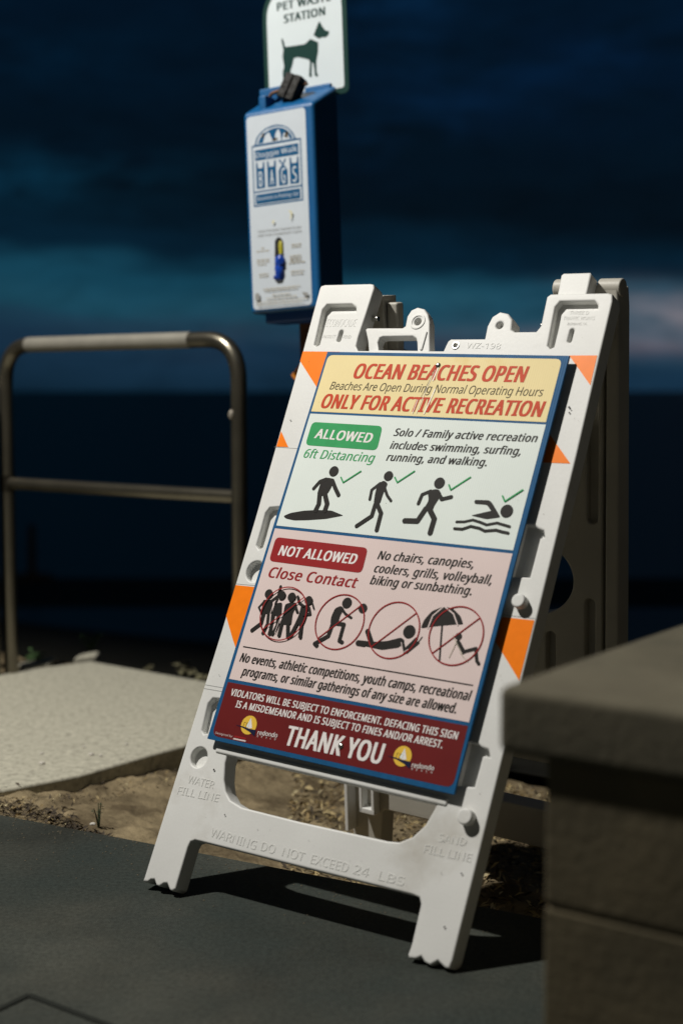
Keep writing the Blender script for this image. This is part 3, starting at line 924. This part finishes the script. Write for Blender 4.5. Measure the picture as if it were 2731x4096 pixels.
# ------------------------------------------------------------------ dog-bag dispenser on its post, with the notice above
RD = [[.8492, .52693, -.03468], [-.52606, .84987, .03146], [.04605, -.00847, .9989]]
TD = Vector((-.2259, 3.55, .1894 + CAMZ))
Mx = Matrix([[RD[i][0], RD[i][1], RD[i][2], TD[i]] for i in range(3)] + [[0, 0, 0, 1]])      # x right, y back, z up
Mf = Mx @ Matrix(((1, 0, 0, 0), (0, 0, -1, 0), (0, 1, 0, 0), (0, 0, 0, 1)))                     # front faces: x right, y up, z out
DW, DD, DH, DR = .2073, .1138, .4896, .0608
blue = mat('blue_plastic', (.002, .090, .25), .40, var=.10, vscale=12, bump=.08, bscale=150, col2=(.004, .10, .25), thr=(.55, .75))
label_white = mat('label_white', (.56, .61, .66), spec=.12, rough=.5, var=.03, vscale=20)
label_blue = mat('label_blue', (.006, .085, .20), spec=.12, rough=.5, var=.10, vscale=60)
post_mat = mat('rusty_post', (.110, .048, .026), .8, var=.4, vscale=30, bump=.4, bscale=90, metal=.2)
green_dark = mat('sign_green', (.007, .036, .030), spec=.12, rough=.5)
sign_white = mat('sign_white', (.60, .66, .68), spec=.12, rough=.45, var=.03, vscale=10)
lock_mat = mat('lock_black', (.009, .008, .007), spec=.12, rough=.5, var=.5, vscale=40, bump=.3, bscale=90)
rust_mat = mat('rusty_steel', (.12, .055, .025), .6, metal=.5, var=.3, vscale=60)
bag_mat = mat('bag_film', (.008, .05, .34), .3, var=.2, vscale=60)
bag_yellow = mat('bag_yellow', (.42, .38, .03), .45, var=.3, vscale=40)
dark_hole = mat('slot_dark', (.008, .008, .008), .9)

disp = thing('bag_dispenser', tuple(Mx @ Vector((DW / 2, DD, 0))), 'blue dog bag dispenser box with white label, padlocked, hanging on the post', 'dispenser')
bm = bmesh.new()
v = [bm.verts.new(p) for p in ((0, 0, 0), (DW, 0, 0), (DW, DD, 0), (0, DD, 0), (0, 0, DH), (DW, 0, DH), (DW, DD, DH + DR), (0, DD, DH + DR))]
for q in ((0, 3, 2, 1), (0, 1, 5, 4), (1, 2, 6, 5), (2, 3, 7, 6), (3, 0, 4, 7), (4, 5, 6, 7)): bm.faces.new([v[i] for i in q])
boxme = bm_mesh(bm, blue, bev=.011, seg=4)
bm = bmesh.new()
box_bm(bm, .016, .10, DD * .45, DD - .004, DH + .018, DH + DR + .006)      # raised lip at the rear of the lid
box_bm(bm, .040, .062, .012, .060, DH - .002, DH + .040)                    # hasp staple
box_bm(bm, .120, DW - .012, DD - .016, DD - .003, DH + DR - .02, DH + DR + .004)
lipme = bm_mesh(bm, blue, bev=.004, seg=2)
bm = bmesh.new(); box_bm(bm, .03, DW - .03, .02, DD - .01, -.024, .004)
traym = bm_mesh(bm, mat('blue_tray', (.004, .06, .24), .5), bev=.005)
body = link('housing', join_meshes([boxme]), Mx, disp)
link('lid_hasp', lipme, Mx, disp)
link('tray', traym, Mx, disp)
# label
f = Flat(.0004)
f.poly(mm(rrect(11, 10, 183.5, 479.5, 10)), label_white)
sh = mm([(24.3, 260), (24.3, 408.5), (33, 409), (39.3, 426.9), (52, 438), (65.7, 445.1), (83, 449.5), (100, 450.3), (118, 446), (133, 438.5), (146, 425), (154.5, 409.2), (168.8, 408.8), (168.8, 260)])
f.poly(sh, label_blue)
f.poly(mm([(27.5, 264), (27.5, 404.5), (165.5, 404.8), (165.5, 264)]), label_white)
f.poly(mm([(24.3, 293.5), (168.8, 294), (168.8, 298), (24.3, 297.5)]), label_blue)
f.poly(mm([(38, 410), (44, 426), (58, 437.5), (72, 443.5), (100, 446.5), (120, 442), (134, 434), (146, 418), (149, 410)]), label_white)
f.poly(mm([(42.8, 411.5), (49, 424), (62, 434.5), (80, 441), (100, 443.4), (118, 439), (131, 431.5), (141, 420), (145.5, 411.5)]), label_blue)
for pts in ([(58, 411.6), (64, 428), (76, 436), (82, 424), (88, 411.6)], [(92, 411.6), (96, 430), (104, 440), (110, 428), (112, 411.6)], [(114, 411.6), (120, 428), (132, 424), (136, 411.6)]):
    f.poly(mm(pts), label_white)
for pts in ([(52, 424), (57, 434), (64, 436), (60, 425)], [(120, 418), (128, 432), (134, 426), (130, 414)], [(84, 413), (92, 420), (104, 416), (96, 411.8)]):
    f.poly(mm(pts), rnd.choice((print_faint, print_brown)))
f.poly(mm([(33.2, 371), (160.3, 371), (160.3, 397.5), (33.2, 396.5)]), label_blue)
f.text('Doggie Walk', .0365, .157, .3775, .3790, .0125, label_white, 0.02, 0)
for (x0, x1, ch, kind) in ((35, 60, 'B', 0), (68, 93.5, 'A', 0), (101, 127, 'G', 1), (134, 160, 'S', 0)):
    if kind == 0:
        pts = [(x0, 303), (x1, 303), (x1, 366), (x1 - 4, 366), (x1 - 6, 352), (x0 + 6, 352), (x0 + 4, 366), (x0, 366)]
    else:
        pts = [(x0, 303), (x1, 303), (x1, 338), (x1 - 6, 347), (x0 + 15, 352), (x1 - 3, 364), (x1 - 7, 366), (x0 + 13, 355), (x0 + 5, 366), (x0 + 1, 364), (x0 + 11, 352), (x0 + 5, 347), (x0, 338)]
    f.poly(mm(pts), label_blue)
    f.text(ch, (x0 + 7) * .001, (x1 - 7) * .001, .308, .308, .036, label_white, 0.015, 0)
f.poly(mm([(31.5, 266.5), (161, 266.5), (161, 290), (31.5, 289)]), label_blue)
f.text('Business is Picking Up!', .0365, .156, .2745, .2745, .0085, label_white, 0, 0)
f.text('THANKS FOR DOING YOUR PART TO HELP', .033, .161, .1965, .1945, .0058, print_grey, 0, 0)
f.text('KEEP OUR COMMUNITY CLEAN', .033, .161, .186, .1848, .0058, print_grey, 0, 0)
rr = random.Random(5)
def dashes(x0, x1, y, h=2.4):
    x = x0
    while x < x1 - 2:
        w = min(rr.uniform(5, 12), x1 - x)
        f.poly(mm([(x, y), (x + w, y), (x + w, y + h), (x, y + h)]), print_faint)
        x += w + 2.5
for x0, x1, ys in ((41, 54, (157,)), (27, 65, (150,)), (27, 65, (129, 123.5)), (30, 60, (117,)), (33, 60, (94, 88)), (131, 159, (157, 151)), (125, 158, (130, 124.5, 119)), (121, 170, (113.5,)), (127, 165, (93, 86)), (43, 152, (57,)), (48, 144, (52,)), (70, 124, (41,)), (53, 144, (33.5,)), (21, 173, (25.5,)), (25, 159, (19,))):
    for y in ys: dashes(x0, x1, y)
f.poly(mm([(20.5, 32), (33.5, 32), (33.5, 46), (30, 50), (24, 50), (20.5, 46)]), print_grey)
f.poly(mm([(158.5, 42.5), (176, 39), (174.5, 30), (162, 34)]), print_grey)
stain = mat('label_stain', (.62, .58, .36), .6)
for pts in ([(126.9, 241), (135, 239), (139, 232.8), (134, 219), (131.5, 218), (134, 232)], [(78, 214), (82, 213), (86, 220), (82, 223)]):
    f.poly(mm(pts), stain)
lab = link('label', f.mesh(), Mf, disp)
f = Flat(.0016)
slot_poly = round_poly(mm([(94.8, 182), (83.2, 174), (80.8, 132), (80.2, 88), (88, 78), (102, 78), (107, 98), (106.5, 172)]), .006)
f.poly(slot_poly, dark_hole)
link('bag_slot', f.mesh(), Mf, disp)
# bag tip poking out of the slot
bm = bmesh.new()
def lump(bm, c, r, sq, seed, amp=.18):
    g = bmesh.ops.create_icosphere(bm, subdivisions=3, radius=1.0)
    for v in g['verts']:
        n = 1 + amp * noise.noise(v.co * 2.2 + Vector((seed, 0, 0)))
        v.co = Vector((c[0] + v.co.x * r * sq[0] * n, c[1] + v.co.y * r * sq[1] * n, c[2] + v.co.z * r * sq[2] * n))
lump(bm, (.098, .122, .004), .013, (1.0, 1.15, .7), 1.0, .35)
lump(bm, (.095, .098, .004), .012, (.95, 1.9, .6), 4.0, .35)
lump(bm, (.088, .084, .004), .009, (1.2, .8, .7), 7.0, .35)
link('bag', bm_mesh(bm, bag_mat, ang=180), Mf, disp)
bm = bmesh.new()
lump(bm, (.100, .152, .001), .010, (.7, 2.0, .4), 2.0, .3)
link('bag', bm_mesh(bm, bag_yellow, ang=180), Mf, disp)
# padlock through the hasp
Ml = Mx @ Matrix.Translation((.118, .045, DH + .052)) @ Matrix.Rotation(R(22), 4, 'Y') @ Matrix.Rotation(R(-14), 4, 'X')
pl = thing('padlock', tuple(Ml.translation), 'black padlock tilted on top of the blue dispenser', 'padlock')
bm = bmesh.new(); box_bm(bm, -.024, .000, -.017, .017, -.032, .032); box_bm(bm, .002, .024, -.017, .017, -.032, .032); box_bm(bm, -.006, .008, -.013, .013, -.029, .029)
link('lock_body', bm_mesh(bm, lock_mat, bev=.003), Ml, pl)
bm = bmesh.new()
W2 = Mx.copy()
tube_bm(bm, arc_path([(.160, .050, DH + .058), (.100, .045, DH + .055), (.058, .036, DH + .046), (.053, .036, DH + .010)], .012), .0044, 12)
link('shackle', bm_mesh(bm, rust_mat), W2, pl)

# post and notice plate
post = thing('notice_post', (-.085, 3.70, -.12), 'rusty brown steel post carrying the dispenser and notice', 'post')
bm = bmesh.new()
Xt = Mx @ Vector((.088, DD + .022, .62)); Xb = Mx @ Vector((.083, DD + .022, -.10))
d = (Xb - Xt).normalized()
Xg = Xt + d * ((Xt.z + .25) / -d.z)
ax = Vector((.8492, -.52606, .046)).normalized()
ay = d.cross(ax).normalized()
cs = [(-.022, -.010), (.022, -.010), (.022, -.006), (.010, -.006), (.008, .014), (-.008, .014), (-.010, -.006), (-.022, -.006)]
ra = [bm.verts.new(Xt + ax * x + ay * -y) for x, y in cs]
rb = [bm.verts.new(Xg + ax * x + ay * -y) for x, y in cs]
for k in range(len(cs)): bm.faces.new((ra[k], ra[(k + 1) % len(cs)], rb[(k + 1) % len(cs)], rb[k]))
bm.faces.new(ra); bm.faces.new(rb[::-1])
link('channel_post', bm_mesh(bm, post_mat), Matrix.Identity(4), post)
# orange diamond marker bolted to the post
Mdm = Mf @ Matrix.Translation((.072, -.150, -DD - .004)) @ Matrix.Rotation(R(45), 4, 'Z')
dm = plate_mesh([rrect(-.025, -.025, .025, .025, .003)], -.001, .001, .0002, mat('orange_marker', (.60, .20, .015), .5, var=.15, vscale=40), 1)
dmo = link('diamond_marker', dm, Mdm)
tag(dmo, 'small orange diamond marker half hidden behind the white frame', 'marker')

Ms = Mf @ Matrix.Translation((0, 0, -DD - .012))
notice = thing('pet_notice', tuple(Ms @ Vector((.11, .60, 0))), 'white arch topped pet waste notice with green border and dog', 'sign')
def arch(x0, x1, y0, ys, top, r=.012, n=18):
    pts = [(x0 + r, y0), (x1 - r, y0), (x1 - r * .3, y0 + r * .3), (x1, y0 + r), (x1, ys)]
    cx, rx, ry = (x0 + x1) / 2, (x1 - x0) / 2, top - ys
    for k in range(1, n):
        t = math.pi * k / n
        c, s = math.cos(t), math.sin(t)
        pts.append((cx + rx * math.copysign(abs(c) ** .72, c), ys + ry * abs(s) ** .72))
    pts += [(x0, ys), (x0, y0 + r), (x0 + r * .3, y0 + r * .3)]
    return pts
# the plate is a true arch: straight sides, round shoulders
plate = plate_mesh([arch(-.0165, .2320, .530, .735, .830)], -.002, .0, .0004, green_dark, 1)
f = Flat(.0003)
f.poly(arch(-.0035, .2185, .5445, .735, .817, .006), sign_white, .0003)
f.z = .0006
f.text('PET WASTE', .029, .189, .7625, .7590, .0195, green_dark, 0.065, 0)
f.text('STATION', .0485, .171, .7292, .7275, .0195, green_dark, 0.065, 0)
dog = [(39, 693.1), (43.8, 691.1), (46.3, 682.4), (49.5, 670), (71.1, 668.7), (108.2, 667), (125.7, 676.8), (147.7, 664.8), (146.2, 641.8), (140.2, 619.5), (140.4, 591.5), (144.9, 584.9), (142.8, 582.2), (134.5, 584.3), (133.8, 601.9), (131.6, 616.3), (127.5, 619.3), (124.9, 591.7), (126.8, 584.3), (118.9, 584.4), (117.6, 588.2), (121.9, 622.6), (117.9, 627.9), (87, 639), (74.1, 638.8), (69.1, 621.9), (62.7, 608.8), (65.9, 575), (55.9, 576), (52.6, 609.3), (47.6, 606.6), (46.9, 572), (40.6, 572), (39.5, 607.9), (44.6, 623.6), (40.7, 647.9), (44.3, 663.8), (40.5, 681.1)]
f.poly(round_poly(mm(dog), .003, 3), green_dark)
f.poly(round_poly(mm([(154.1, 714.9), (160.5, 702.1), (171.1, 688.6), (180.8, 686.9), (179.1, 677.9), (169.1, 672.7), (159.4, 675.6), (150.9, 672.4), (134.5, 684.6), (140.5, 694), (149.7, 711)]), .003, 3), green_dark)
link('notice_plate', plate, Ms, notice)
link('notice_print', f.mesh(), Ms, notice)

# ------------------------------------------------------------------ handrail by the steps
rail_mat = mat('tan_steel', (.20, .182, .140), .30, metal=.9, var=.15, vscale=10, bump=.05, bscale=200)
weld_mat = mat('weld_paint', (.32, .29, .24), .5, metal=.4)
hr = thing('handrail', (-1.011, 4.286, 0), 'tan steel tube handrail with rounded corners beside the pale path', 'handrail')
L0, L1 = Vector((-1.024, 4.36, 0)), Vector((-.272, 3.79, 0))
topz, midz = 1.011, .591
bm = bmesh.new()
RT = .0220
tube_bm(bm, arc_path([(L0.x, L0.y, -.05), (L0.x, L0.y, topz), (L1.x, L1.y, topz), (L1.x, L1.y, -.15)], .115, 9), RT, 20)
link('hoop', bm_mesh(bm, rail_mat, ang=60), Matrix.Identity(4), hr)
bm = bmesh.new()
tube_bm(bm, [(L0.x, L0.y, midz), (L1.x, L1.y, midz)], .0190, 18)
link('mid_rail', bm_mesh(bm, rail_mat, ang=60), Matrix.Identity(4), hr)
for c, r, sq, sd in (((L1.x - .019, L1.y - .010, .81), .009, (1, 1, 1.5), 3), ((L0.x + (L1.x - L0.x) * .38, L0.y + (L1.y - L0.y) * .38 - .015, topz + .006), .007, (1.4, 1, .8), 5)):
    bm = bmesh.new()
    lump(bm, c, r, sq, sd)
    link('weld', bm_mesh(bm, weld_mat, ang=60), Matrix.Identity(4), hr)
bm = bmesh.new()
tube_bm(bm, [(L0.x, L0.y, midz - .024), (L0.x, L0.y, midz + .024)], .0250, 18)
link('collar', bm_mesh(bm, mat('dark_steel', (.05, .045, .035), .35, metal=.9), ang=60), Matrix.Identity(4), hr)
bm = bmesh.new()
pa, pb_ = L0.lerp(L1, .115), L0.lerp(L1, .82)
tube_bm(bm, [(pa.x, pa.y, topz), (pb_.x, pb_.y, topz)], RT + .0005, 20)
link('grip_sleeve', bm_mesh(bm, mat('worn_sleeve', (.27, .255, .215), .5, metal=.3, var=.12, vscale=14), ang=60), Matrix.Identity(4), hr)
# next length of rail, its post just at the picture's edge
h2 = thing('handrail', (-1.045, 4.24, 0), 'tan steel rail post at the left picture edge beside the rounded handrail', 'handrail')
bm = bmesh.new()
q = Vector((-1.069, 4.32, 0))
tube_bm(bm, arc_path([(q.x, q.y, -.05), (q.x, q.y, .90), (q.x - .9, q.y - .66, .90), (q.x - .9, q.y - .66, -.05)], .10, 8), .0225, 16)
link('hoop', bm_mesh(bm, rail_mat, ang=60), Matrix.Identity(4), h2)

# ------------------------------------------------------------------ low wall with a coping in the foreground
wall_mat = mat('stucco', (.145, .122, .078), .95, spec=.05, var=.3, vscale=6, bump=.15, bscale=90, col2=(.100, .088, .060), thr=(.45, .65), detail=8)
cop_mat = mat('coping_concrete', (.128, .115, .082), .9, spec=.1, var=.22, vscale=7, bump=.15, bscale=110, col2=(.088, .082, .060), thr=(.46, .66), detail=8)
wl = thing('low_wall', (.30, 1.40, 0), 'low brown stucco wall with pale concrete coping in the right foreground', 'wall')
c0 = Vector((.159, 1.434, CAMZ - .30))
ev = Vector((.284, .419, 0)).normalized()
eu = Vector((.800, -.600, 0)).normalized()
Mw = frame((eu, ev, (0, 0, 1)), c0)
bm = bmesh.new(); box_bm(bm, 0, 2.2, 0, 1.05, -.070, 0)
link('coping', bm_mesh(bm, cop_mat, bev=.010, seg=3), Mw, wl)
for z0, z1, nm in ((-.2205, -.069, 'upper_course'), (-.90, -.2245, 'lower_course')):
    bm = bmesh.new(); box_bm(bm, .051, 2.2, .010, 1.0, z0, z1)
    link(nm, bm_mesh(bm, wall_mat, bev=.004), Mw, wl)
bm = bmesh.new(); box_bm(bm, .055, 2.195, .014, .995, -.235, -.21)
link('mortar_joint', bm_mesh(bm, wall_mat), Mw, wl)

# ------------------------------------------------------------------ litter, weeds
leaf_cols = [mat('straw', (.46, .36, .18), .8), mat('dead_leaf', (.28, .20, .09), .85), mat('dark_leaf', (.06, .045, .03), .9), mat('pale_chip', (.55, .47, .28), .8)]
def litter(n, region, seed, smin, smax, mats):
    rn = random.Random(seed)
    v, fcs, mi = [], [], []
    k = 0
    while k < n:
        x, y = region(rn)
        if not (far_y(x) + .005 < y < far_edge_y(x) - .02): continue
        k += 1
        z = dirt_z(x, y) + .001 + rn.random() * .010
        l, w = rn.uniform(smin, smax), rn.uniform(.15, .5)
        a, t, s2 = rn.uniform(0, 6.28), rn.uniform(-.7, .7), rn.uniform(-.6, .6)
        dx = Vector((math.cos(a) * math.cos(t), math.sin(a) * math.cos(t), math.sin(t))) * l
        dy = Vector((-math.sin(a), math.cos(a), s2)).normalized() * l * w
        p = Vector((x, y, z + abs(math.sin(t)) * l * .5))
        b = len(v)
        v += [tuple(p - dx * .5), tuple(p + dy * .35), tuple(p + dx * .5), tuple(p - dy * .35 + Vector((0, 0, l * .15)))]
        m = rn.choices(range(4), mats)[0]
        fcs += [(b, b + 1, b + 2), (b, b + 2, b + 3)]
        mi += [m, m]
    me = bpy.data.meshes.new('litter')
    me.from_pydata(v, [], fcs)
    for m in leaf_cols: me.materials.append(m)
    for p, i in zip(me.polygons, mi): p.material_index = i
    return me
o = link('dead_leaves', litter(6500, lambda r: (r.uniform(-.12, 1.3), r.uniform(2.55, 3.75)), 4, .006, .030, (4, 4, 3, 1.2)), Matrix.Identity(4))
tag(o, 'dry straw and dead leaf litter lying on the dirt', 'litter', kind='stuff')
def edge_region(r):
    x = r.uniform(-1.0, -.25)
    return x, far_y(x) + abs(r.gauss(0, .04)) * (1.6 if x < -.55 else .5)
o = link('dead_grass', litter(1500, edge_region, 9, .006, .024, (.25, .5, 6, .1)), Matrix.Identity(4))
tag(o, 'dark dead grass and twigs along the pavement edge', 'litter', kind='stuff')
def slab_region(r):
    t = r.random()
    return -.735 + .7 * t + abs(r.gauss(0, .03)), 3.0 + .80 * t - abs(r.gauss(0, .04))
o = link('dry_debris', litter(420, slab_region, 12, .004, .016, (1, 1, 5, .6)), Matrix.Identity(4))
tag(o, 'dark crumbs of debris along the edge of the pale path', 'litter', kind='stuff')
def sand_region(r):
    x = r.uniform(-.95, .5)
    return x, far_y(x) - abs(r.gauss(0, .10)) - .01
rn = random.Random(17)
sv, sf = [], []
for k in range(420):
    x, y = sand_region(rn)
    r0 = rn.uniform(.0008, .0024)
    b = len(sv)
    sv += [(x + r0 * math.cos(a), y + r0 * math.sin(a), .0005) for a in (0, 1.3, 2.6, 3.9, 5.2)] + [(x, y, .0005 + r0 * .8)]
    sf += [(b + q, b + (q + 1) % 5, b + 5) for q in range(5)]
me = bpy.data.meshes.new('sand'); me.from_pydata(sv, [], sf); me.materials.append(mat('sand_grain', (.095, .082, .055), .95))
tag(link('sand_grains', me, Matrix.Identity(4)), 'blown sand grains on the dark pavement near its edge', 'sand', kind='stuff')
weed_a = mat('weed_green', (.075, .15, .05), .6, var=.3, vscale=60)
weed_b = mat('weed_dry', (.26, .24, .14), .7, var=.3, vscale=60)
def weed(pos, h, n, seed, m, label, leaf=.03, spread=.9):
    rn = random.Random(seed)
    t = thing('weed', pos, label, 'weed', 'weeds by the path')
    st, lf = bmesh.new(), bmesh.new()
    for k in range(n):
        a = rn.uniform(0, 6.28)
        hh = h * rn.uniform(.5, 1)
        tip = Vector((math.cos(a), math.sin(a), 0)) * hh * spread * rn.uniform(.3, .8) + Vector((0, 0, hh))
        midp = tip * .5 + Vector((0, 0, hh * .12))
        P = Vector(pos)
        tube_bm(st, [P, P + midp, P + tip], [.0022, .0016, .0008], 5)
        for j in range(5):
            q = P + midp * (1 - j / 5) + tip * (j / 5)
            b = rn.uniform(0, 6.28)
            d = Vector((math.cos(b), math.sin(b), rn.uniform(-.1, .6))).normalized() * leaf * rn.uniform(.5, 1)
            s = d.cross(Vector((0, 0, 1))).normalized() * leaf * .22
            vs = [lf.verts.new(x) for x in (q, q + d * .5 + s, q + d + Vector((0, 0, -.2 * leaf)), q + d * .5 - s)]
            lf.faces.new(vs)
    link('stem', bm_mesh(st, m), Matrix.Identity(4), t)
    link('foliage', bm_mesh(lf, m, recalc=False), Matrix.Identity(4), t)
weed((-.84, 4.70, .0), .075, 7, 1, weed_a, 'green weed behind the corner of the pale path slab', .035)
weed((-.985, 4.53, -.02), .06, 5, 2, weed_a, 'small green weed beside the left handrail post', .03)
weed((-.49, 4.42, -.03), .06, 6, 3, weed_b, 'dry grey weed past the far path edge, nearer the sign frame', .03)
weed((-.43, 4.30, -.03), .05, 6, 6, weed_b, 'dry tan weed close behind the white sign frame leg', .03)
weed((-.62, 4.46, -.03), .05, 4, 4, weed_b, 'tiny dry weed at the middle of the far path edge', .02)
weed((-.50, 2.87, -.03), .055, 3, 5, mat('sprig_green', (.028, .045, .018), .7), 'tiny green sprig growing at the dark pavement edge', .012, .35)
# pebbles on the path
pb = mat('pebble_pale', (.55, .52, .46), .7)
rn = random.Random(21)
bm = bmesh.new()
for x, y, r in ((-.60, 3.35, .006), (-.575, 3.34, .004), (-.70, 3.27, .006), (-.50, 2.80, .005), (-.63, 3.42, .003), (-.53, 3.45, .003), (-.72, 3.36, .004)):
    lump(bm, (x, y, .004), r, (1.2, 1, .6), rn.random() * 9, .3)
o = link('pebbles', bm_mesh(bm, pb, ang=180), Matrix.Identity(4))
tag(o, 'pale pebbles scattered on path and pavement', 'pebbles', kind='stuff')

# far post on the beach
bp = mat('far_post_wood', (.030, .018, .012), .9)
fp = thing('beach_post', (-9.72, 44.4, -5.0), 'dim thin post standing far out on the dark beach', 'post')
bm = bmesh.new(); tube_bm(bm, [(-9.72, 44.4, -5.0), (-9.70, 44.4, -3.3)], [.13, .11], 10)
link('shaft', bm_mesh(bm, bp), Matrix.Identity(4), fp)
bm = bmesh.new(); lump(bm, (-9.72, 44.4, -5.0), .5, (1.4, 1, .35), 3, .3)
link('footing', bm_mesh(bm, bp, ang=180), Matrix.Identity(4), fp)
